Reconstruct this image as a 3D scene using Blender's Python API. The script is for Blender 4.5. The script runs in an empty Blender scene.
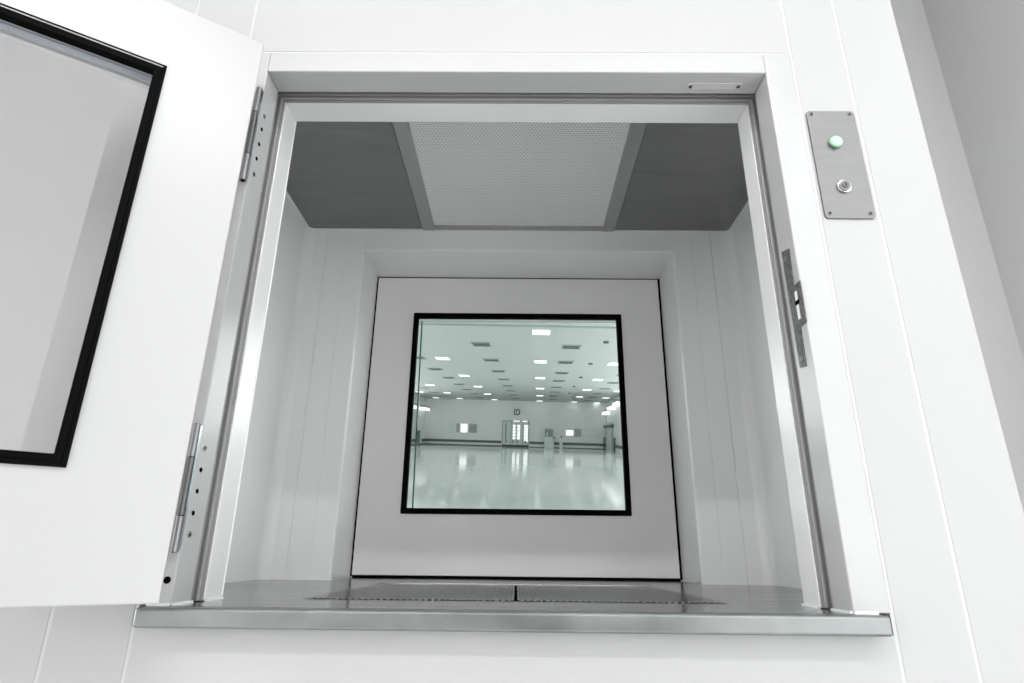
import bpy, bmesh, math, random
from mathutils import Vector, Matrix
random.seed(4)
PI = math.pi
SC = bpy.context.scene
COL = SC.collection
CZ = 1.10                      # height of the camera above the room floor; all chamber sizes below are measured from it

# ------------------------------------------------------------------ materials
def mat(name, col, rough=.5, metal=0., spec=.5, emit=None, estr=0., coat=0.):
    m = bpy.data.materials.new(name); m.use_nodes = True
    b = m.node_tree.nodes['Principled BSDF']
    b.inputs['Base Color'].default_value = (*col, 1)
    b.inputs['Roughness'].default_value = rough
    b.inputs['Metallic'].default_value = metal
    b.inputs['Specular IOR Level'].default_value = spec
    b.inputs['Coat Weight'].default_value = coat
    b.inputs['Coat Roughness'].default_value = .08
    if emit:
        b.inputs['Emission Color'].default_value = (*emit, 1)
        b.inputs['Emission Strength'].default_value = estr
    return m

def noisy(m, lo, hi, scale=(8, 8, 8), detail=5, rlo=None, rhi=None, rot=0, bump=0., dist=0.):
    nt = m.node_tree; N = nt.nodes; L = nt.links; b = N['Principled BSDF']
    tc = N.new('ShaderNodeTexCoord'); mp = N.new('ShaderNodeMapping'); mp.inputs['Scale'].default_value = scale
    mp.inputs['Rotation'].default_value = (0, rot, 0)
    nz = N.new('ShaderNodeTexNoise'); nz.inputs['Scale'].default_value = 1; nz.inputs['Detail'].default_value = detail
    nz.inputs['Distortion'].default_value = dist
    L.new(tc.outputs['Object'], mp.inputs[0]); L.new(mp.outputs[0], nz.inputs['Vector'])
    r = N.new('ShaderNodeMapRange'); r.inputs['From Min'].default_value = .3; r.inputs['From Max'].default_value = .7
    L.new(nz.outputs['Fac'], r.inputs['Value'])
    mx = N.new('ShaderNodeMix'); mx.data_type = 'RGBA'
    mx.inputs[6].default_value = (*lo, 1); mx.inputs[7].default_value = (*hi, 1)
    L.new(r.outputs[0], mx.inputs[0]); L.new(mx.outputs[2], b.inputs['Base Color'])
    if rlo is not None:
        r2 = N.new('ShaderNodeMapRange'); r2.inputs['To Min'].default_value = rlo; r2.inputs['To Max'].default_value = rhi
        r2.inputs['From Min'].default_value = .3; r2.inputs['From Max'].default_value = .7
        L.new(nz.outputs['Fac'], r2.inputs['Value']); L.new(r2.outputs[0], b.inputs['Roughness'])
    if bump:
        bp = N.new('ShaderNodeBump'); bp.inputs['Strength'].default_value = bump; bp.inputs['Distance'].default_value = .002
        L.new(nz.outputs['Fac'], bp.inputs['Height']); L.new(bp.outputs[0], b.inputs['Normal'])
    return m

g = lambda v: (v, v, v)
M = {}
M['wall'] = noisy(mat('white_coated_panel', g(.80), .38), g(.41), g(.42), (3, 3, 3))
M['room'] = mat('room_wall_paint', g(.62), .5)
M['recess'] = mat('grey_recess_paint', g(.44), .5)  # room paint darkened to offset the added light from the left
M['backroom'] = mat('grey_room_paint', g(.45), .6)
M['roomfloor'] = mat('room_floor_vinyl', g(.80), .3)
M['coat'] = mat('white_powder_coat', g(.44), .2)
M['coat_inner'] = mat('white_inner_frame_coat', g(.78), .2)  # frame coat lightened, light on the reveals put into the colour
M['filler'] = mat('white_seam_filler', g(.50), .3)
M['leaf'] = mat('white_door_enamel', g(.45), .3)
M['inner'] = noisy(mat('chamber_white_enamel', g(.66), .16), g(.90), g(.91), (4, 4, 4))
M['doorback'] = mat('grey_white_door_enamel', (.93, .915, .92), .3)
M['seal_white'] = mat('white_sealant', g(.85), .35)
M['steel_dark'] = noisy(mat('brushed_ceiling_steel', g(.25), .33, 1.), g(.235), g(.275), (3, 14, 3), 6, .28, .4, dist=1.5)
M['rail'] = noisy(mat('filter_rail_steel', g(.42), .35, 1.), g(.40), g(.44), (60, 2, 60), 3)
M['steel_floor'] = noisy(mat('chamber_floor_steel', g(.38), .2, 1.), g(.24), g(.28), (3, 25, 3), 4, .14, .22)
M['sill'] = noisy(mat('brushed_sill_steel', (.46, .48, .47), .3, 1.), (.21, .225, .22), (.30, .315, .31), (14, 14, 22), 5, .28, .46, dist=.4)
M['plate'] = noisy(mat('switch_plate_steel', g(.60), .5, 1.), g(.20), g(.23), (20, 20, 120), 4, .46, .54)
M['groove'] = mat('grey_seal_channel', g(.26), .4, .5)
M['gasket'] = mat('grey_rubber_gasket', g(.26), .45)
M['gasket2'] = mat('light_grey_rubber_lip', g(.34), .4)
M['black'] = mat('black_rubber', g(.0015), .6, spec=.04)
M['black_gloss'] = mat('black_gloss_trim', g(.004), .12, spec=.4)
M['hole'] = mat('black_cavity', g(.004), .9, spec=0)
M['hinge'] = mat('hinge_steel', g(.15), .5, 1.)
M['hinge_leaf'] = mat('polished_hinge_leaf', (.62, .66, .72), .15, 1.)
M['zinc'] = noisy(mat('zinc_strike_steel', g(.16), .5, .8), g(.11), g(.24), (300, 300, 160), 2)
M['chrome'] = mat('chrome', g(.75), .1, 1.)
M['screw'] = mat('screw_steel', g(.27), .45, 1.)
M['green'] = mat('green_indicator_lens', (.36, .72, .42), .3, emit=(.45, .95, .55), estr=.12)
M['media'] = mat('filter_media', g(.42), .9)
M['lamp'] = mat('lamp_diffuser', g(.8), .5, emit=(1, 1, 1), estr=122)
M['daylight'] = mat('frosted_daylight_glass', g(.6), .6, emit=(1, 1, 1), estr=1.2)  # glow for unseen fill panels added around the room, here and next three
M['daylight2'] = mat('side_daylight_glass', g(.6), .6, emit=(1, 1, 1), estr=.35)
M['daylight3'] = mat('left_daylight_glass', g(.6), .6, emit=(1, 1, 1), estr=9)
M['daylight4'] = mat('near_daylight_glass', g(.6), .6, emit=(.97, .985, 1), estr=4.8)
M['hall_day'] = mat('hall_daylight_glass', g(.6), .6, emit=(1, 1, 1), estr=6.6)  # glow for added fill panels along the hall sides
M['lamp2'] = mat('panel_diffuser', g(.8), .5, emit=(1, 1, 1), estr=3)

def perforated(name, base, rough, metal, pitch, rad, holecol=None):
    """sheet with staggered round holes; the holes are really open (transparent)"""
    m = mat(name, base, rough, metal); nt = m.node_tree; N = nt.nodes; L = nt.links
    b = N['Principled BSDF']; out = N['Material Output']
    tc = N.new('ShaderNodeTexCoord'); sp = N.new('ShaderNodeSeparateXYZ'); L.new(tc.outputs['Object'], sp.inputs[0])
    def mth(op, a, c=None):
        n = N.new('ShaderNodeMath'); n.operation = op
        for i, v in enumerate((a, c)):
            if v is None: continue
            if isinstance(v, (int, float)): n.inputs[i].default_value = v
            else: L.new(v, n.inputs[i])
        return n.outputs[0]
    px, py = pitch, pitch * 1.732
    def dist(ox, oy):
        x = mth('SUBTRACT', mth('PINGPONG', mth('ADD', sp.outputs['X'], ox + 100 * px), px / 2), 0)
        y = mth('SUBTRACT', mth('PINGPONG', mth('ADD', sp.outputs['Y'], oy + 100 * py), py / 2), 0)
        return mth('SQRT', mth('ADD', mth('MULTIPLY', x, x), mth('MULTIPLY', y, y)))
    d = mth('MINIMUM', dist(0, 0), dist(px / 2, py / 2))
    hole = mth('LESS_THAN', d, rad)
    tr = N.new('ShaderNodeBsdfTransparent'); mx = N.new('ShaderNodeMixShader')
    L.new(hole, mx.inputs[0]); L.new(b.outputs[0], mx.inputs[1]); L.new(tr.outputs[0], mx.inputs[2]); L.new(mx.outputs[0], out.inputs[0])
    return m
M['perf_white'] = perforated('perforated_white_sheet', g(.97), .35, 0, .0080, .0022)
M['perf_steel'] = perforated('perforated_floor_steel', g(.38), .22, 1, .0090, .0034)

def glass(name, tint, k=1.):
    m = bpy.data.materials.new(name); m.use_nodes = True; nt = m.node_tree; N = nt.nodes; L = nt.links
    for n in list(N):
        if n.type != 'OUTPUT_MATERIAL': N.remove(n)
    out = N['Material Output']; t = N.new('ShaderNodeBsdfTransparent'); t.inputs[0].default_value = (*tint, 1)
    gl = N.new('ShaderNodeBsdfGlossy'); gl.inputs['Roughness'].default_value = .01
    fr = N.new('ShaderNodeFresnel'); fr.inputs[0].default_value = 1.45
    mx = N.new('ShaderNodeMixShader')
    ge = N.new('ShaderNodeNewGeometry'); iv = N.new('ShaderNodeMath'); iv.operation = 'SUBTRACT'; iv.inputs[0].default_value = k
    L.new(ge.outputs['Backfacing'], iv.inputs[1]); iv.use_clamp = True
    ml = N.new('ShaderNodeMath'); ml.operation = 'MULTIPLY'; L.new(fr.outputs[0], ml.inputs[0]); L.new(iv.outputs[0], ml.inputs[1])
    L.new(ml.outputs[0], mx.inputs[0]); L.new(t.outputs[0], mx.inputs[1]); L.new(gl.outputs[0], mx.inputs[2]); L.new(mx.outputs[0], out.inputs[0])
    return m
M['glass'] = glass('door_glass', (.95, .95, .95))
M['glass_green'] = glass('green_tinted_glass', (.97, .99, .985), .12)
M['glass_ar'] = glass('anti_reflective_glass', (.97, .97, .97), .15)
# hall beyond
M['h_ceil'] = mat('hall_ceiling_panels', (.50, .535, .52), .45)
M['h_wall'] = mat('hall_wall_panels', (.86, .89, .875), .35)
M['h_floor'] = mat('hall_epoxy_floor', (.80, .84, .825), .08, spec=.5)
M['h_rail'] = mat('hall_bumper_rail', (.09, .13, .12), .4)
M['h_dark'] = mat('hall_dark_trim', (.03, .04, .04), .4)
M['h_vent'] = mat('hall_vent_slats', (.10, .12, .12), .5)
M['h_ventf'] = mat('hall_vent_frame', (.38, .42, .41), .5)
M['h_lamp'] = mat('hall_lamp_diffuser', g(.8), .5, emit=(1, 1, 1), estr=3.6)
M['h_frame'] = mat('hall_door_frame', (.42, .50, .48), .3, .2)
M['h_white'] = mat('hall_white_enamel', (.75, .82, .80), .3)
M['h_lit'] = mat('lit_room_beyond', g(.8), .5, emit=(1, 1, 1), estr=2.0)
M['h_grey'] = mat('hall_grey_glass', (.30, .35, .34), .2)
M['h_pale'] = mat('hall_pale_glass', (.72, .79, .77), .2)
M['h_sign'] = mat('hall_sign_green_grey', (.10, .14, .13), .5)
M['h_edge'] = mat('glass_edge_profile', (.04, .09, .08), .3)

# ------------------------------------------------------------------ mesh helpers
class MB:
    def __init__(s): s.bm = bmesh.new()
    def box(s, x0, x1, y0, y1, z0, z1):
        v = [s.bm.verts.new(p) for p in ((x0,y0,z0),(x1,y0,z0),(x1,y1,z0),(x0,y1,z0),(x0,y0,z1),(x1,y0,z1),(x1,y1,z1),(x0,y1,z1))]
        for f in ((0,3,2,1),(4,5,6,7),(0,1,5,4),(1,2,6,5),(2,3,7,6),(3,0,4,7)): s.bm.faces.new([v[i] for i in f])
        return s
    def prism(s, pts, z0, z1):                       # polygon in XY extruded along Z
        a = [s.bm.verts.new((x, y, z0)) for x, y in pts]; b = [s.bm.verts.new((x, y, z1)) for x, y in pts]
        s.bm.faces.new(a[::-1]); s.bm.faces.new(b)
        n = len(pts)
        for i in range(n): s.bm.faces.new((a[i], a[(i+1) % n], b[(i+1) % n], b[i]))
        return s
    def poly(s, pts, axis, t0, t1):                  # polygon extruded along another axis ('X' or 'Y')
        def P(a, b, t): return (t, a, b) if axis == 'X' else (a, t, b)
        A = [s.bm.verts.new(P(a, b, t0)) for a, b in pts]; B = [s.bm.verts.new(P(a, b, t1)) for a, b in pts]
        s.bm.faces.new(A[::-1]); s.bm.faces.new(B); n = len(pts)
        for i in range(n): s.bm.faces.new((A[i], A[(i+1) % n], B[(i+1) % n], B[i]))
        return s
    def cyl(s, c, r, h, axis='Z', n=24, r2=None):
        mt = Matrix.Translation(c)
        if axis == 'Y': mt = mt @ Matrix.Rotation(PI/2, 4, 'X')
        if axis == 'X': mt = mt @ Matrix.Rotation(PI/2, 4, 'Y')
        bmesh.ops.create_cone(s.bm, cap_ends=True, segments=n, radius1=r, radius2=r if r2 is None else r2, depth=h, matrix=mt)
        return s
    def ring(s, x0, x1, z0, z1, w, y0, y1):          # rectangular frame in XZ
        a = [(x0,z0),(x1,z0),(x1,z1),(x0,z1)]; b = [(x0+w,z0+w),(x1-w,z0+w),(x1-w,z1-w),(x0+w,z1-w)]
        V = {}
        for k, y in enumerate((y0, y1)):
            for j, pts in enumerate((a, b)):
                V[k, j] = [s.bm.verts.new((x, y, z)) for x, z in pts]
        for i in range(4):
            n = (i+1) % 4
            s.bm.faces.new((V[0,0][i], V[0,0][n], V[0,1][n], V[0,1][i]))
            s.bm.faces.new((V[1,0][n], V[1,0][i], V[1,1][i], V[1,1][n]))
            s.bm.faces.new((V[0,0][n], V[0,0][i], V[1,0][i], V[1,0][n]))
            s.bm.faces.new((V[0,1][i], V[0,1][n], V[1,1][n], V[1,1][i]))
        return s
    def build(s, name, m, parent=None, T=None, bevel=0, up=True, smooth=False, seg=2):
        bmesh.ops.recalc_face_normals(s.bm, faces=s.bm.faces)
        if T is None: T = Matrix.Identity(4)
        if up: T = Matrix.Translation((0, 0, CZ)) @ T
        s.bm.transform(T)
        me = bpy.data.meshes.new(name); s.bm.to_mesh(me); s.bm.free()
        o = bpy.data.objects.new(name, me); COL.objects.link(o)
        me.materials.append(m)
        if parent is not None:
            o.parent = parent; o.matrix_parent_inverse = Matrix.Translation(world_loc(parent)).inverted()
        if smooth:
            for p in me.polygons: p.use_smooth = True
        if bevel:
            b = o.modifiers.new('bevel', 'BEVEL'); b.width = bevel; b.segments = seg; b.limit_method = 'ANGLE'; b.angle_limit = .6
            b.harden_normals = False
        return o
def world_loc(o):
    l = Vector(o.location)
    return l
def thing(name, label, cat, loc, group=None):
    o = bpy.data.objects.new(name, None); COL.objects.link(o); o.location = loc; o.empty_display_size = .05
    o['label'] = label; o['category'] = cat
    if group: o['group'] = group
    return o
def tag(o, label=None, cat=None, group=None, kind=None):
    for k, v in (('label', label), ('category', cat), ('group', group), ('kind', kind)):
        if v: o[k] = v
    return o
def sub(o, parent):                                  # a sub-part: child of a part mesh (parts sit at the world origin)
    o.parent = parent
    o.matrix_parent_inverse = Matrix.Identity(4)
    return o

# ------------------------------------------------------------------ chamber numbers (m, camera at the origin)
FW = .780                                            # front of the projecting wall bay
L0, R0, T0, B0 = -.409, .396, .737, -.060            # clear opening
# ------------------------------------------------------------------ setting: front room
ZF, ZC = -CZ, 2.20
seams = [-.548, -.4485, .4415, .528]
def bay(mb):
    gp = .0022
    xs = [-.6405] + seams + [.6258]
    for i in range(len(xs)-1):
        a = xs[i] + (gp if i else 0); b = xs[i+1] - (gp if i < len(xs)-2 else 0)
        if i == 2:
            mb.box(a, b, FW, FW+.03, .7785, ZC); mb.box(a, b, FW, FW+.03, ZF, -.0825)
        else: mb.box(a, b, FW, FW+.03, ZF, ZC)
    return mb
o = bay(MB()).build('wall_bay', M['wall'], bevel=.0006); tag(o, 'white panelled wall bay around the hatch opening', kind='structure')
# backing sheet behind the seams and the return faces of the bay
mb = MB(); mb.box(-.6405, -.45, FW+.0325, FW+.045, ZF, ZC).box(.443, .6258, FW+.0325, FW+.045, ZF, ZC)
mb.box(-.45, .443, FW+.0325, FW+.045, .78, ZC).box(-.45, .443, FW+.0325, FW+.045, ZF, -.085)
mb.box(-.6405, -.6275, FW+.045, 1.5, ZF, ZC).box(.6255, .6258, FW+.03, FW+.045, ZF, ZC).box(.6225, .6258, FW+.045, 1.5, ZF, ZC)
o = mb.build('wall_bay_return', M['wall']); tag(o, kind='structure')
for x in seams:
    z = (ZF, ZC)
    MBs = MB().box(x-.0023, x+.0023, FW+.0006, FW+.03, *z)
    if x in (seams[1], seams[2]): pass
    tag(MBs.build('trim_seam', M['filler']), kind='structure')
tag(MB().box(-.447, .440, FW+.0006, FW+.03, .7754, .7786).build('trim_seam', M['filler']), kind='structure')
RX, RY = 1.305, 1.50
o = MB().box(-3.2, -.6405, RY, RY+.06, ZF, ZC).build('wall_recess_left', M['recess']); tag(o, kind='structure')
o = MB().box(.6258, RX, RY, RY+.06, ZF, ZC).build('wall_recess_right', M['room']); tag(o, kind='structure')
o = MB().box(RX, RX+.08, -4.0, RY+.06, ZF, ZC).build('wall_right', M['room']); tag(o, kind='structure')
o = MB().box(-3.28, -3.2, -4.0, RY+.06, ZF, ZC).build('wall_left', M['backroom']); tag(o, kind='structure')
o = MB().box(-3.28, RX+.08, -4.08, -4.0, ZF, ZC).build('wall_back', M['backroom']); tag(o, kind='structure')
o = MB().box(-3.28, RX+.08, -4.08, RY+.06, ZF-.08, ZF).build('floor', M['roomfloor']); tag(o, kind='structure')
o = MB().box(-3.28, RX+.08, -4.08, RY+.06, ZC, ZC+.08).build('ceiling', M['roomfloor']); tag(o, kind='structure')

# ------------------------------------------------------------------ pass-through chamber
pc = thing('pass_through_chamber', 'white pass-through hatch chamber with steel floor set in the panelled wall', 'hatch', (0, 1.2, CZ+B0))
# outer door frame
mb = MB()
mb.box(-.447, L0, FW-.001, .827, B0+.001, .7755).box(R0, .440, FW-.001, .827, B0+.001, .7755)
o = mb.box(L0, R0, FW-.001, .827, T0, .7755).build('door_frame', M['coat'], pc, bevel=.0018)
# seal channel and gasket
mb = MB()
mb.box(L0-.036, L0-.020, .826, .858, B0, T0+.036).box(R0+.020, R0+.036, .826, .858, B0, T0+.036).box(L0-.036, R0+.036, .826, .858, T0+.020, T0+.036)
mb.build('seal_channel', M['groove'], pc)
gk = []
def gband(o0, o1, y0, y1):
    mb = MB()
    mb.box(L0-o1, L0-o0, y0, y1, B0+.001, T0+o1+.0045).box(R0+o0, R0+o1, y0, y1, B0+.001, T0+o1+.0045)
    return mb.box(L0-o0, R0+o0, y0, y1, T0+o0+.0045, T0+o1+.0045)
gband(-.0008, .0195, .8525, .8572).build('seal_gasket', M['gasket'], pc, bevel=.0006)
for o0, o1 in ((.002, .006), (.011, .015)):
    gband(o0, o1, .8495, .8524).build('gasket_lip', M['gasket2'], pc, bevel=.0008)
# inner frame
mb = MB()
mb.box(L0-.036, L0+.0025, .8575, .905, B0+.001, T0+.036).box(R0-.002, R0+.036, .8575, .905, B0+.001, T0+.036)
mb.box(L0+.0025, R0-.002, .8575, .905, T0+.0035, T0+.036)
mb.build('inner_frame', M['coat_inner'], pc, bevel=.0012)
# chamber liner: side walls with rounded back corners, grooved back wall, door recess reveal
IX, IY, IZ = .620, 1.58, .9065
def liner(sgn):
    p = [(.405, .9055), (.60, .9055), (.612, .910), (.62, .925), (IX, IY-.03)]
    for k in range(1, 6):
        a = k/6*PI/2; p.append((IX-.03+.03*math.cos(a), IY-.03+.03*math.sin(a)))
    p += [(.5625, IY), (.5615, IY+.003), (.5595, IY+.003), (.5585, IY), (.5058, IY), (.505, IY+.0012), (.504, IY+.0012), (.5032, IY)]
    p += [(.456, IY), (.4515, IY+.0015), (.450, IY+.006), (.450, 1.762), (.470, 1.762), (.470, IY+.02), (.640, IY+.02), (.640, .885), (.455, .885), (.445, .9055)][0:6]
    p += [(.470, IY+.025), (.646, IY+.025), (.646, .8955), (.45, .8955), (.45, .9045)]
    return [(sgn*x, y) for x, y in p]
for sgn in (-1, 1):
    MB().prism(liner(sgn), B0, IZ+.02).build('side_wall', M['inner'], pc)
mb = MB().poly([(IY, IZ+.02), (IY, .8415), (IY+.0015, .8385), (IY+.006, .838), (1.762, .838), (1.762, .858), (IY+.02, .858), (IY+.02, IZ+.02)], 'X', -.4505, .4505)
mb.build('back_wall_header', M['inner'], pc)
# front inside header (above the inner frame)
MB().box(-.62, .62, .906, .918, T0+.034, IZ+.02).build('front_wall_header', M['inner'], pc)
# sealant beads
def bead(mb): mb.build('sealant_bead', M['seal_white'], pc)
for b_ in ((-.617, .617, IY-.005, IY, IZ-.004, IZ+.001), (-.62, -.615, .92, IY, IZ-.004, IZ+.001), (.615, .62, .92, IY, IZ-.004, IZ+.001),
           (L0, L0+.0035, FW, .827, B0, B0+.003), (R0-.0035, R0, FW, .827, B0, B0+.003), (L0+.0025, L0+.006, .857, .905, B0, B0+.003),
           (R0-.0055, R0-.002, .857, .905, B0, B0+.003), (-.436, L0, FW-.004, FW-.001, B0, B0+.003), (R0, .424, FW-.004, FW-.001, B0, B0+.003)):
    bead(MB().box(*b_))
for s_ in (-1, 1):
    bead(MB().prism([(s_*.449, IY-.004), (s_*.449, 1.76), (s_*.444, 1.76), (s_*.446, IY-.004)], B0, B0+.004))
    bead(MB().prism([(s_*.6, IY-.004), (s_*.449, IY-.004), (s_*.449, IY), (s_*.6, IY)], B0, B0+.0012))
# ceiling: steel panels, rails, perforated filter sheet
for s in (-1, 1):
    MB().box(*sorted((s*.2835, s*.618)), .918, 1.5785, IZ, IZ+.012).build('ceiling_panel', M['steel_dark'], pc)
mb = MB()
mb.box(-.2815, -.2465, .918, 1.5785, IZ-.004, IZ+.012).box(.2465, .2815, .918, 1.5785, IZ-.004, IZ+.012)
mb.box(-.2460, .2460, 1.553, 1.5785, IZ-.003, IZ+.012).box(-.2460, .2460, .918, .955, IZ-.003, IZ+.012)
mb.build('filter_rail', M['rail'], pc, bevel=.001)
fl = MB().box(-.2462, .2462, .955, 1.5535, 0, .0015); 
o = fl.build('filter_grille', M['perf_white'], pc, T=Matrix.Translation((0, 0, IZ-.001)))
# grille texture needs its own local frame: object coordinates equal world here, fine
MB().box(-.2465, .2465, .9545, 1.554, IZ+.011, IZ+.02).build('filter_media', M['media'], pc)
MB().box(-.64, .64, .90, 1.60, IZ+.021, IZ+.03).build('chamber_top', M['hole'], pc)
# floor tray and sill
mb = MB()
GX, GY0, GY1 = .30, .925, 1.405
mb.box(-.64, -GX, .755+.02, 1.765, B0-.012, B0).box(GX, .64, .906, 1.765, B0-.012, B0)
mb = MB()
mb.prism([(-.436,.7797),(.4235,.7797),(.4235,.82),(.44,.82),(.44,.9),(.645,.9),(.645,1.6),(.46,1.6),(.46,1.78),(-.46,1.78),(-.46,1.6),(-.645,1.6),(-.645,.9),(-.45,.9),(-.45,.82),(-.436,.82)], B0-.012, B0)
mb.build('floor_tray', M['steel_floor'], pc)
for x0, x1 in ((-GX, -.0023), (.0023, GX)):
    o = MB().box(x0, x1, GY0, GY1, B0+.0008, B0+.0016).build('perforated_plate', M['perf_steel'], pc)
    MB().box(x0+.001, x1-.001, GY1, GY1+.003, B0, B0+.0028).build('plate_lip', M['chrome'], pc)
MB().box(-.0022, .0022, GY0, GY1, B0, B0+.0006).build('plate_slot', M['hole'], pc)
MB().box(-GX+.01, GX-.01, GY0+.01, GY1-.01, B0, B0+.0004).build('plate_well', M['hole'], pc)
MB().box(-.4372, .4250, .755, .7795, B0-.0215, B0).build('sill', M['sill'], pc, bevel=.0034, seg=3)

# back door
def ring_slab(mb, x0, x1, z0, z1, a0, a1, c0, c1, y0, y1):
    V = []
    for y in (y0, y1):
        V.append([[mb.bm.verts.new((x, y, z)) for x, z in ((x0,z0),(x1,z0),(x1,z1),(x0,z1))],
                  [mb.bm.verts.new((x, y, z)) for x, z in ((a0,c0),(a1,c0),(a1,c1),(a0,c1))]])
    for i in range(4):
        n = (i+1) % 4
        mb.bm.faces.new((V[0][0][i], V[0][0][n], V[0][1][n], V[0][1][i]))
        mb.bm.faces.new((V[1][0][n], V[1][0][i], V[1][1][i], V[1][1][n]))
        mb.bm.faces.new((V[0][0][n], V[0][0][i], V[1][0][i], V[1][0][n]))
        mb.bm.faces.new((V[0][1][i], V[0][1][n], V[1][1][n], V[1][1][i]))
    return mb
WX0, WX1, WZ0, WZ1 = -.3245, .3215, .1085, .7135
bd = ring_slab(MB(), -.4455, .4435, -.0525, .8345, WX0+.01, WX1-.01, WZ0+.01, WZ1-.01, 1.760, 1.802).build('back_door', M['doorback'], pc, bevel=.001)
sub(ring_slab(MB(), WX0, WX1, WZ0, WZ1, WX0+.0155, WX1-.0155, WZ0+.0155, WZ1-.0155, 1.7545, 1.772).build('window_gasket', M['black'], bevel=.002), bd)
sub(ring_slab(MB(), WX0-.004, WX1+.004, WZ0-.004, WZ1+.004, WX0+.009, WX1-.009, WZ0+.009, WZ1-.009, 1.8025, 1.808).build('window_gasket', M['black'], bevel=.002), bd)
sub(MB().box(WX0+.011, WX1-.011, 1.768, 1.772, WZ0+.011, WZ1-.011).build('window_pane', M['glass_green']), bd)
# dark door stop behind the gap
ring_slab(MB(), -.47, .47, -.075, .86, -.425, .425, -.03, .815, 1.8025, 1.822).build('door_stop', M['hole'], pc)
MB().box(-.445, .443, 1.762, 1.80, B0, -.0535).build('door_bottom_seal', M['black'], pc)

# front door, open 146 degrees
E = Vector((-.3885, .716)); ang = math.radians(34)
d = Vector((-math.cos(ang), -math.sin(ang))); n = Vector((.5592, -.8290))
# local frame: x runs from the hinge edge to the free edge, y into the leaf (away from the camera), z up
TD = Matrix(((d.x, -n.x, 0, E.x), (d.y, -n.y, 0, E.y), (0, 0, 1, 0), (0, 0, 0, 1)))
DW, DZ0, DZ1 = .790, -.0530, .7300
A0, A1, C0, C1 = .1120, DW-.1120, .0840, .6235
fd = ring_slab(MB(), 0, DW, DZ0, DZ1, A0+.009, A1-.009, C0+.009, C1-.009, 0, .045).build('front_door', M['leaf'], pc, T=TD, bevel=.0015)
sub(ring_slab(MB(), A0, A1, C0, C1, A0+.0048, A1-.0048, C0+.0048, C1-.0048, -.0040, .006).build('window_gasket', M['black'], T=TD, bevel=.001), fd)
sub(MB().box(A0+.004, A1-.004, -.0042, .004, C1-.0050, C1-.0036).build('gasket_trim', M['screw'], T=TD), fd)  # pale steel strip stands for the gleam along the gasket's top edge
sub(ring_slab(MB(), A0+.0048, A1-.0048, C0+.0048, C1-.0048, A0+.0135, A1-.0135, C0+.0135, C1-.0135, -.0035, .010).build('window_gasket', M['black'], T=TD, bevel=.001), fd)
sub(ring_slab(MB(), A0, A1, C0, C1, A0+.0095, A1-.0095, C0+.0095, C1-.0095, .040, .050).build('window_gasket', M['seal_white'], T=TD, bevel=.002), fd)
sub(MB().box(A0+.009, A1-.009, .007, .0095, C0+.009, C1-.009).build('window_pane', M['glass'], T=TD), fd)
sub(MB().box(A0+.009, A1-.009, .0385, .040, C0+.009, C1-.009).build('window_pane', M['glass_ar'], T=TD), fd)
sub(ring_slab(MB(), A0+.0088, A1-.0088, C0+.0088, C1-.0088, A0+.0115, A1-.0115, C0+.0115, C1-.0115, .018, .030).build('glazing_spacer', M['hinge_leaf'], T=TD), fd)

# hinges
hx, hy = -.4105, .768
for z0, z1 in ((.522, .692), (.0, .156)):
    k = (z1-z0)
    a, b_ = z0+.27*k, z0+.73*k
    hg = MB().cyl((hx, hy, (a+b_)/2), .0046, b_-a-.0016).build('hinge', M['hinge'], pc, smooth=False)
    sub(MB().cyl((hx, hy, (z0+a)/2), .0046, a-z0-.0006).build('hinge_knuckle', M['screw']), hg)
    sub(MB().cyl((hx, hy, (z1+b_)/2), .0046, z1-b_-.0006).build('hinge_knuckle', M['screw']), hg)
    sub(MB().cyl((hx, hy, (z1+z0)/2), .0030, z1-z0+.001).build('hinge_pin', M['hole']), hg)
    sub(MB().box(hx+.003, hx+.0045, hy+.001, hy+.0055, z0+.002, z1-.002).build('hinge_leaf', M['hinge_leaf']), hg)
# fixing holes and screws in the hinge jamb
def jamb_dots(ys, hole):
    for z in ys:
        MB().cyl((L0+.0003, .7935, z), .0030 if hole else .0042, .0012, 'X').build('screw_hole' if hole else 'screw', M['hole'] if hole else M['hinge_leaf'], pc)
jamb_dots((.634, .606, .579, .101, .074, .047), True)
for z in (.660, .551, .129, .021):
    s_ = MB().cyl((L0+.0004, .7945, z), .0036, .0012, 'X').build('screw', M['screw'], pc)
    sub(MB().cyl((L0+.0011, .7945, z), .0013, .0004, 'X', 6).build('screw_socket', M['hole']), s_)
MB().cyl((-.418, FW-.001, -.0315), .0042, .0012, 'Y').build('screw_hole', M['hole'], pc)

# strike plate on the right jamb
mb = MB()
mb.poly([(.7965, .249), (.8145, .2525), (.8165, .434), (.7935, .4275)], 'X', R0-.0014, R0)
sp_ = mb.build('strike_plate', M['zinc'], pc)
sub(MB().box(R0-.0016, R0-.0001, .7755, .800, .306, .369).build('strike_lip', M['zinc'], bevel=.0008), sp_)
sub(MB().box(R0-.0024, R0-.0015, .7890, .7950, .345, .3585).build('strike_slot', M['seal_white']), sp_)
sub(MB().box(R0-.0024, R0-.0015, .7890, .7955, .3165, .338).build('strike_slot', M['seal_white']), sp_)
sub(MB().box(R0-.0026, R0-.0015, .7865, .7970, .3385, .3445).build('latch_hole', M['hole']), sp_)
for z in (.263, .417):
    sub(MB().cyl((R0-.0016, .806, z), .0042, .0010, 'X').build('screw', M['screw']), sp_)
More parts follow.
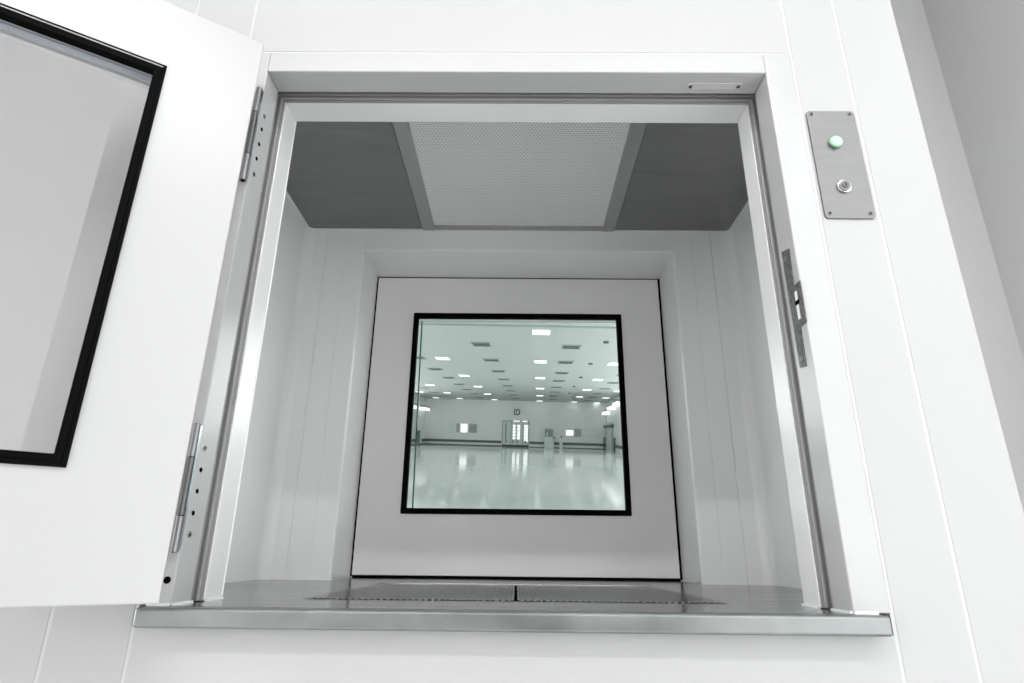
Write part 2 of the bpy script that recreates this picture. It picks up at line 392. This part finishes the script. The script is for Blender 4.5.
# contact plate under the frame header
mb = MB()
pts = []
for cx_, a0 in ((.362, -90), (.282, 90)):
    for k in range(9):
        a = math.radians(a0 + k*22.5); pts.append((cx_+.0065*math.cos(a), .8085+.0065*math.sin(a)))
cp = mb.prism(pts, T0-.0012, T0).build('contact_plate', M['filler'], pc)
for x in (.2825, .3615):
    s_ = sub(MB().cyl((x, .8085, T0-.0018), .0030, .0014).build('screw', M['hinge']), cp)

# ------------------------------------------------------------------ switch panel
sw = thing('switch_panel', 'stainless steel switch panel with green indicator and key switch, right of the hatch', 'switch panel', (.4845, FW, CZ+.47))
x0, x1, z0, z1 = .4475, .5215, .4690, .6605
pts = []; r = .006
for cx_, cz_, a0 in ((x1-r, z1-r, 0), (x0+r, z1-r, 90), (x0+r, z0+r, 180), (x1-r, z0+r, 270)):
    for k in range(6):
        a = math.radians(a0+k*18); pts.append((cx_+r*math.cos(a), cz_+r*math.sin(a)))
MB().poly(pts, 'Y', FW-.003, FW).build('face_plate', M['plate'], sw, bevel=.0006)
for x in (x0+.0075, x1-.0075):
    for z in (z0+.0085, z1-.0065):
        s_ = MB().cyl((x, FW-.0033, z), .0031, .0008, 'Y').build('screw', M['hinge'], sw)
        sub(MB().cyl((x, FW-.0038, z), .0014, .0006, 'Y', 6).build('screw_socket', M['hole']), s_)
bx, bz = .4825, .6000
bt = MB().cyl((bx, FW-.0042, bz), .0100, .0024, 'Y', 32).build('indicator_ring', M['screw'], sw, bevel=.0005)
sub(MB().cyl((bx, FW-.0075, bz), .0092, .0050, 'Y', 32, .0092).build('indicator_lens', M['green'], bevel=.0018, smooth=False), bt)
kx, kz = .4830, .5225
ks = MB().cyl((kx, FW-.0045, kz), .0108, .003, 'Y', 32).build('key_switch_bezel', M['chrome'], sw, bevel=.001)
sub(MB().cyl((kx, FW-.0068, kz), .0088, .0020, 'Y', 32, .0088).build('key_switch_collar', M['screw'], bevel=.0006), ks)
sub(MB().cyl((kx, FW-.0085, kz), .0056, .0020, 'Y', 24).build('key_barrel', M['hinge'], bevel=.0004), ks)
sub(MB().box(kx-.0006, kx+.0006, FW-.0098, FW-.0094, kz-.0034, kz+.0034).build('key_slot', M['hole']), ks)

# ------------------------------------------------------------------ room lamps
def lamp(name, label, x, y, w, l, m, group=None):
    t = thing(name, label, 'ceiling light', (x, y, CZ+ZC), group)
    MB().box(x-w/2-.03, x+w/2+.03, y-l/2-.02, y+l/2+.02, ZC-.03, ZC).build('lamp_housing', M['coat'], t)
    MB().box(x-w/2, x+w/2, y-l/2, y+l/2, ZC-.034, ZC-.0301).build('diffuser', M[m], t)
lamp('ceiling_light', 'slim linear ceiling light above the front of the hatch', 0, -1.12, 2.4, .10, 'lamp')
lamp('ceiling_panel_light', 'wide ceiling light panel behind the camera, left side', -1.4, -2.2, 1.2, 1.2, 'lamp2')
bw = thing('window_9', 'wide frosted daylight window in the wall behind the camera', 'window', (-.95, -4, CZ-.9)); bw['kind'] = 'structure'; del bw['category']  # unseen glowing panel added to brighten the chamber interior
MB().box(-3.0, 1.2, -3.998, -3.985, -.05, 2.05).build('window_pane', M['daylight'], bw)
sw2 = thing('window_14', 'frosted daylight window in the right wall behind the camera', 'window', (RX, -2.2, CZ-.6)); sw2['kind'] = 'structure'; del sw2['category']  # unseen glowing panel added to light the frame jambs
MB().box(RX-.015, RX-.002, -3.9, -1.7, -1.0, 2.15).build('window_pane', M['daylight2'], sw2)
sw4 = thing('window_16', 'tall frosted daylight window in the right wall beside the camera', 'window', (RX, -.6, CZ-.8)); sw4['kind'] = 'structure'; del sw4['category']  # added out of view as side light for the left jamb
MB().box(RX-.015, RX-.002, -1.6, .35, -.8, 1.9).build('window_pane', M['daylight4'], sw4)
sw3 = thing('window_15', 'frosted daylight window in the left wall of the room', 'window', (-3.2, -1, CZ-.6)); sw3['kind'] = 'structure'; del sw3['category']  # added out of view as side light for the right jamb
MB().box(-3.198, -3.185, -2.9, 0, -.7, 1.6).build('window_pane', M['daylight3'], sw3)
ring_slab(MB(), -3.06, 1.26, -.11, 2.11, -2.99, 1.19, -.04, 2.04, -3.999, -3.95).build('window_frame', M['coat'], bw)

# ------------------------------------------------------------------ the hall behind the back door glass
HX = Vector((.99918382, -.03171512, -.02501701)); HD = Vector((.03582422, .98188792, .18604499)); HZ = Vector((.01866346, -.18678936, .98222269))
TH = Matrix(((HX.x, HD.x, HZ.x, 0), (HX.y, HD.y, HZ.y, 0), (HX.z, HD.z, HZ.z, 0), (0, 0, 0, 1)))
HW = Matrix.Translation((0, 0, CZ)) @ TH
ROT = TH.to_3x3().to_quaternion()
def hb(mb, name, m, parent=None, **k):
    o = mb.build(name, m, None, T=TH, **k)
    if parent is not None:
        o.parent = parent; o.matrix_parent_inverse = Matrix.Translation(parent.location).inverted()
    return o
def hthing(name, label, cat, u, v, w, group=None): return thing(name, label, cat, HW @ Vector((u, v, w)), group)
UL, UR, VF, WF, WC = -10.3, 5.95, 55.0, -1.10, 3.00
# partition holding the back door
mb = ring_slab(MB(), UL-1.5, UR+1.5, -1.05, 3.2, -.449, .449, -.062, .842, 1.823, 1.85)
tag(mb.build('wall_partition', M['h_wall']), kind='structure')
tag(hb(MB().box(UL-.3, UR+.3, 1.70, VF+.3, WF-.15, WF), 'floor_hall', M['h_floor']), kind='structure')
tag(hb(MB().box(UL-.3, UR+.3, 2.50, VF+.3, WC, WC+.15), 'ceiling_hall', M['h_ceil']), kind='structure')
tag(hb(MB().box(UL-.3, UR+.3, VF, VF+.2, WF, WC), 'wall_hall_far', M['h_wall']), kind='structure')
for nm, a, b_ in (('wall_hall_left', UL-.2, UL), ('wall_hall_right', UR, UR+.2)):
    tag(hb(MB().poly([(1.72, WF), (VF, WF), (VF, WC), (2.5, WC)], 'X', a, b_), nm, M['h_wall']), kind='structure')
tag(hb(MB().box(UL, UR, 2.6, 16.55, WC-.012, WC-.001), 'trim_1', M['h_ceil']), kind='structure')
tag(hb(MB().box(UL, UR, 16.5, 16.65, WC-.05, WC-.0005), 'trim_2', M['h_ventf']), kind='structure')

# lights
def hlight(u, v, label, group):
    t = hthing('hall_ceiling_light', label, 'ceiling light', u, v, WC, group)
    hb(MB().box(u-.27, u+.27, v-.40, v+.40, WC-.02, WC-.0002), 'lamp_housing', M['h_white'], t)
    hb(MB().box(u-.25, u+.25, v-.38, v+.38, WC-.024, WC-.0202), 'diffuser', M['h_lamp'], t)
ORD = ['nearest', 'second', 'third', 'fourth', 'fifth', 'sixth', 'seventh', 'eighth']
cols = [(0, 17.6, 6, 'row straight above the hall door'), (-4.0, 24.5, 5, 'first row left of the hall door'),
        (-7.05, 31.4, 4, 'second row left of the hall door'), (-9.1, 31.2, 4, 'row along the hall left wall'),
        (3.06, 25.1, 5, 'first row right of the hall door'), (5.13, 25.6, 5, 'row along the hall right wall')]
for u, v0, nn, nm in cols:
    for k in range(nn):
        hlight(u, v0+7.3*k, 'small lit hall ceiling light, %s in the %s' % (ORD[k], nm), 'hall ceiling lights')
# vents
def hvent(u, v, label):
    t = hthing('ceiling_vent', label, 'vent', u, v, WC, 'hall ceiling vents')
    mb = MB(); ring = [(u-.33, u+.33, v-.45, v-.40), (u-.33, u+.33, v+.40, v+.45), (u-.33, u-.28, v-.40, v+.40), (u+.28, u+.33, v-.40, v+.40)]
    for a, b_, c, e in ring: mb.box(a, b_, c, e, WC-.03, WC-.0003)
    hb(mb, 'vent_frame', M['h_ventf'], t)
    mb = MB()
    for k in range(8):
        x = u-.26+.074*k; mb.box(x-.02, x+.02, v-.40, v+.40, WC-.026, WC-.012)
    mb.box(u-.28, u+.28, v-.40, v+.40, WC-.008, WC-.0004)
    hb(mb, 'vent_slats', M['h_vent'], t)
vc = [(-2.02, 20.3, 8, 'in the row just left of the hall door'), (1.03, 20.5, 8, 'in the row just right of the centre lights'),
      (-5.03, 24.4, 7, 'in the second row left of the hall door'), (-8.0, 32.8, 5, 'in the row near the hall left wall'), (4.06, 25.2, 7, 'in the row near the hall right wall')]
for u, v0, nn, nm in vc:
    for k in range(nn):
        hvent(u, v0+4.38*k, 'dark slatted ceiling vent, %s %s' % (ORD[k], nm))
for k in range(5):
    v = 19.2+5.95*k
    tag(hb(MB().cyl((2.07, v, WC-.03), .09, .06, n=12), 'smoke_detector', M['h_vent']), 'small round ceiling detector, %s of the line right of the hall centre' % ORD[k], 'detector', 'hall ceiling detectors')

# far wall: bumper rails, door, sign, windows, cabinet
def rail(name, u0, u1, w0, w1, m='h_rail', t=.06):
    tag(hb(MB().box(u0, u1, VF-t, VF-.001, w0, w1), name, M[m]), kind='structure')
rail('trim_3', UL, -3.36, -.82, -.60); rail('trim_4', -.84, .46, -.82, -.60); rail('trim_5', 1.36, 1.80, -.82, -.60); rail('trim_6', 2.15, UR, -.82, -.60)
rail('baseboard_far_left', UL, -3.36, WF, WF+.09); rail('baseboard_far_right', -.84, UR, WF, WF+.06)
tag(hb(MB().box(UL+.001, UL+.06, 30, VF-.07, -.82, -.60), 'trim_7', M['h_rail']), kind='structure')
tag(hb(MB().box(UL+.001, UL+.03, 30, VF-.07, WF, WF+.09), 'baseboard_left', M['h_rail']), kind='structure')
tag(hb(MB().box(UR-.06, UR-.001, 30, 49.0, -.82, -.60), 'trim_8', M['h_rail']), kind='structure')
# double door with slatted lit panes
dr = hthing('door_1', 'white double door with bright louvred panes in the far hall wall', 'door', -2.1, VF, WF); dr['kind'] = 'structure'
del dr['category']
mb = MB()
D0, D1, DT = -3.32, -.90, 1.22
for a, b_, c, e in ((D0, D0+.09, WF, DT), (D1-.09, D1, WF, DT), (D0, D1, DT-.10, DT), (-2.55, -2.48, WF, DT-.1), (-1.50, -1.43, WF, DT-.1)): mb.box(a, b_, VF-.12, VF-.001, c, e)
hb(mb, 'door_frame', M['h_frame'], dr)
hb(MB().box(D0+.02, D1-.02, VF-.20, VF-.121, WF+.001, WF+.17), 'door_kickplate', M['h_dark'], dr)
hb(MB().box(D0+.09, D1-.09, VF-.05, VF-.0015, WF+.17, DT-.1), 'door_panel', M['h_pale'], dr)
def strip(u0, u1, w0, w1, nn, nm='door_louvre', m='h_lit'):
    h = (w1-w0)/nn
    mb = MB()
    for k in range(nn): mb.box(u0, u1, VF-.075, VF-.051, w0+h*k, w0+h*k+h*.68)
    hb(mb, nm, M[m], dr)
strip(-2.34, -2.12, -.42, .92, 5); strip(-1.95, -1.72, -.42, .92, 5); strip(-1.34, -.99, -.60, .92, 6)
hb(MB().box(-2.3, -1.75, VF-.13, VF-.1205, DT-.09, DT-.01), 'door_light', M['h_lit'], dr)
hb(MB().box(-1.5, -1.08, VF-.13, VF-.1205, DT-.09, DT-.01), 'door_light', M['h_lit'], dr)
for u in (-3.0, -2.38, -2.0, -1.3):
    hb(MB().box(u, u+.14, VF-.09, VF-.0505, -.76, -.52), 'door_vent', M['h_grey'], dr)
hb(MB().box(-3.02, -2.92, VF-.09, VF-.0505, -.5, .98), 'door_pull', M['h_grey'], dr)
# square sign over the door: an upright, a foot and a curled stroke, as in the photo
mb = MB(); sx, sz, s_ = -2.30, 1.72, .55
def st(a, b_, c, e): mb.box(sx+a*s_, sx+b_*s_, VF-.05, VF-.002, sz+c*s_, sz+e*s_)
st(0, .18, 0, 1); st(.18, .82, 0, .18); st(.82, 1, .08, .85); st(.34, .88, .80, .98); st(.34, .50, .38, .80)
tag(hb(mb, 'wall_sign', M['h_sign']), 'dark square lettered sign above the far hall door', 'sign')
# windows in the far wall
def fwin(name, u0, u1, w0, w1, m, label=None):
    t = thing(name, label or 'window in the far hall wall', 'window', HW @ Vector((u0, VF, w0))); t['kind'] = 'structure'; del t['category']
    hb(ring_slab(MB(), u0, u1, w0, w1, u0+.05, u1-.05, w0+.05, w1-.05, VF-.05, VF-.001), 'window_frame', M['h_white'], t)
    hb(MB().box(u0+.05, u1-.05, VF-.02, VF-.001, w0+.05, w1-.05), 'window_pane', M[m], t)
fwin('window_1', -8.15, -7.5, 0., .86, 'h_pale', 'pale blank window left on the far hall wall')
fwin('window_2', -7.5, -7.1, 0., .86, 'h_grey', 'narrow grey window beside the bright one, far wall left')
fwin('window_3', -7.1, -6.4, 0., .86, 'h_lit', 'brightly lit window left of the far door')
fwin('window_4', -6.35, -5.55, 0., .86, 'h_grey', 'grey window right of the bright one, left of the far door')
fwin('window_5', 2.36, 3.10, -.02, .56, 'h_lit', 'brightly lit window right of the far door')
fwin('window_6', 3.10, 3.80, -.10, .66, 'h_grey', 'grey window beside the bright one, far wall right')
fwin('window_7', 3.85, 4.55, -.14, .72, 'h_pale', 'pale window right of the grey one, far wall')
fwin('window_8', 4.55, 5.30, -.14, .72, 'h_pale', 'palest window nearest the right corner of the far wall')
# long glowing panels added out of view on the hall side walls as fill
for k, (u, a) in enumerate(((UL, 6), (UL, 27), (UR, 2.9), (UR, 22))):
    q = .03 if u < 0 else -.03
    t = thing('window_%d' % (10+k), ('long daylight window in the near half of the hall left wall', 'long daylight window in the far half of the hall left wall', 'long daylight window in the near half of the hall right wall', 'long daylight window in the far half of the hall right wall')[k], 'window', HW @ Vector((u, a, 0))); t['kind'] = 'structure'; del t['category']
    hb(MB().box(*sorted((u+q*.1, u+q)), a, a+19, .1, 2.7), 'window_pane', M['hall_day'], t)
    hb(MB().box(*sorted((u+q*.1, u+q*2)), a-.1, a+19.1, .0, .099).box(*sorted((u+q*.1, u+q*2)), a-.1, a+19.1, 2.701, 2.8), 'window_frame', M['h_white'], t)
# cabinet with a dark screen
cb = hthing('equipment_cabinet', 'white equipment cabinet with a dark screen against the far hall wall', 'cabinet', .9, VF-.4, WF)
hb(MB().box(.48, 1.32, VF-.6, VF-.062, WF+.001, -.13), 'cabinet_body', M['h_white'], cb, bevel=.02)
hb(MB().box(.52, 1.24, VF-.30, VF-.2, -.128, .55), 'screen', M['h_grey'], cb, bevel=.01)
hb(MB().box(.66, .78, VF-.31, VF-.3005, -.10, .25), 'screen_highlight', M['h_pale'], cb)
for k, (u, w) in enumerate(((1.26, -.30), (1.93, -.18))):
    t = tag(hb(MB().box(u, u+.13, VF-.66 if k == 0 else VF-.10, VF-.601 if k == 0 else VF-.001, w, w+.14), 'wall_socket', M['h_dark']), ('small dark control box on the white cabinet corner', 'small dark wall box right of the cabinet')[k], 'control box')
tag(hb(MB().box(1.83, 2.12, VF-.3, VF-.002, WF+.001, -.52), 'floor_box', M['h_white'], bevel=.02), 'low white box on the hall floor between the bumper rails', 'box')
# right wall: doorway with dark header, posts, light fittings
dw = hthing('door_2', 'tall dark framed doorway in the right wall of the hall', 'door', UR, 52.3, WF); dw['kind'] = 'structure'; del dw['category']
mb = MB()
mb.box(UR-.06, UR-.001, 49.6, 50.2, WF, .75).box(UR-.06, UR-.001, 54.3, 54.6, WF, .75)
hb(mb, 'door_frame', M['h_grey'], dw)
hb(MB().box(UR-.22, UR-.001, 49.2, 54.9, .76, 1.0), 'door_header', M['h_rail'], dw)
hb(MB().box(UR-.04, UR-.001, 50.2, 54.3, WF, .75), 'door_leaf', M['h_white'], dw)
tag(hb(MB().box(UR-.26, UR-.12, 47.1, 47.4, WF+.001, -.05), 'bollard', M['h_rail']), 'dark upright guard post by the hall right wall, nearer one', 'post')
tag(hb(MB().box(UR-.22, UR-.10, 54.90, 54.93, WF+.001, -.02), 'bollard', M['h_rail']), 'dark slim guard post in the right corner of the hall', 'post')
tag(hb(MB().box(UL+.10, UL+.30, 51.5, 52.0, -.95, .06), 'bollard', M['h_rail']), 'dark upright guard post by the hall left wall', 'post')
def fitting(u, v, w, label, s=1):
    t = hthing('wall_light', label, 'wall light', u, v, w, 'hall wall lights')
    hb(MB().box(u-.18*s, u+.18*s, v-1.1*s, v+1.1*s, w-.16, w+.0), 'lamp_housing', M['h_grey'], t)
    hb(MB().box(u-.20*s, u+.20*s, v-1.2*s, v+1.2*s, w-.40, w-.1601), 'lamp_shade', M['h_lit'], t)
for a in ((UR-.25, 53.0, 2.3, 'bright light fitting high on the hall right wall, farthest'), (UR-.25, 49.0, 2.55, 'bright light fitting high on the hall right wall, middle'),
          (UR-.25, 45.3, 2.7, 'bright light fitting high on the hall right wall, nearest'), (UL+.3, 53.0, 2.25, 'bright light fitting high on the hall left wall, farther'), (UL+.3, 47.6, 2.2, 'bright light fitting high on the hall left wall, nearer')):
    fitting(*a)
tag(hb(MB().box(UR-.5, UR-.002, 49.6, 51.0, 1.15, 1.75), 'wall_cabinet', M['h_pale']), 'pale box mounted above the right wall doorway', 'box')
# glass panel standing open just behind the back door
gp = hthing('glass_panel', 'clear glass panel with dark edge and handle just behind the hatch window', 'glass panel', -.523, 2.6, -1.09)
hb(MB().box(-.5255, -.5195, 2.597, 2.603, WF+.001, .95), 'edge_profile', M['h_edge'], gp)
hb(MB().box(-1.3, -.5256, 2.598, 2.602, WF+.001, .95), 'glass_pane', M['glass_green'], gp)
hb(MB().box(-.5185, -.503, 2.590, 2.612, -.050, .005), 'handle', M['h_rail'], gp, bevel=.002)

# ------------------------------------------------------------------ world, camera, view
w = bpy.data.worlds.new('world'); SC.world = w; w.use_nodes = True
w.node_tree.nodes['Background'].inputs[0].default_value = (1, 1, 1, 1)
w.node_tree.nodes['Background'].inputs[1].default_value = .3
cam = bpy.data.cameras.new('camera'); co = bpy.data.objects.new('camera', cam); COL.objects.link(co); SC.camera = co
cam.sensor_fit = 'HORIZONTAL'; cam.sensor_width = 36; cam.lens = 607*36/1024; cam.clip_start = .02; cam.clip_end = 300
th = math.atan(214.5/607); roll = .011; yaw = math.radians(-.57)
fw = Vector((math.sin(yaw)*math.cos(th), math.cos(yaw)*math.cos(th), math.sin(th)))
rt = Vector((math.cos(yaw), -math.sin(yaw), 0)); up = rt.cross(fw)
rt2 = math.cos(roll)*rt + math.sin(roll)*up; up2 = -math.sin(roll)*rt + math.cos(roll)*up
co.matrix_world = Matrix(((rt2.x, up2.x, -fw.x, 0), (rt2.y, up2.y, -fw.y, 0), (rt2.z, up2.z, -fw.z, CZ), (0, 0, 0, 1)))
vs = SC.view_settings; vs.view_transform = 'Standard'; vs.look = 'None'; vs.gamma = 1; vs.exposure = -1.04; vs.use_curve_mapping = False
SC.cycles.max_bounces = 10; SC.cycles.diffuse_bounces = 6; SC.cycles.glossy_bounces = 5; SC.cycles.transparent_max_bounces = 16
SC.cycles.caustics_reflective = True; SC.cycles.caustics_refractive = False; SC.cycles.blur_glossy = .5; SC.cycles.sample_clamp_indirect = 4
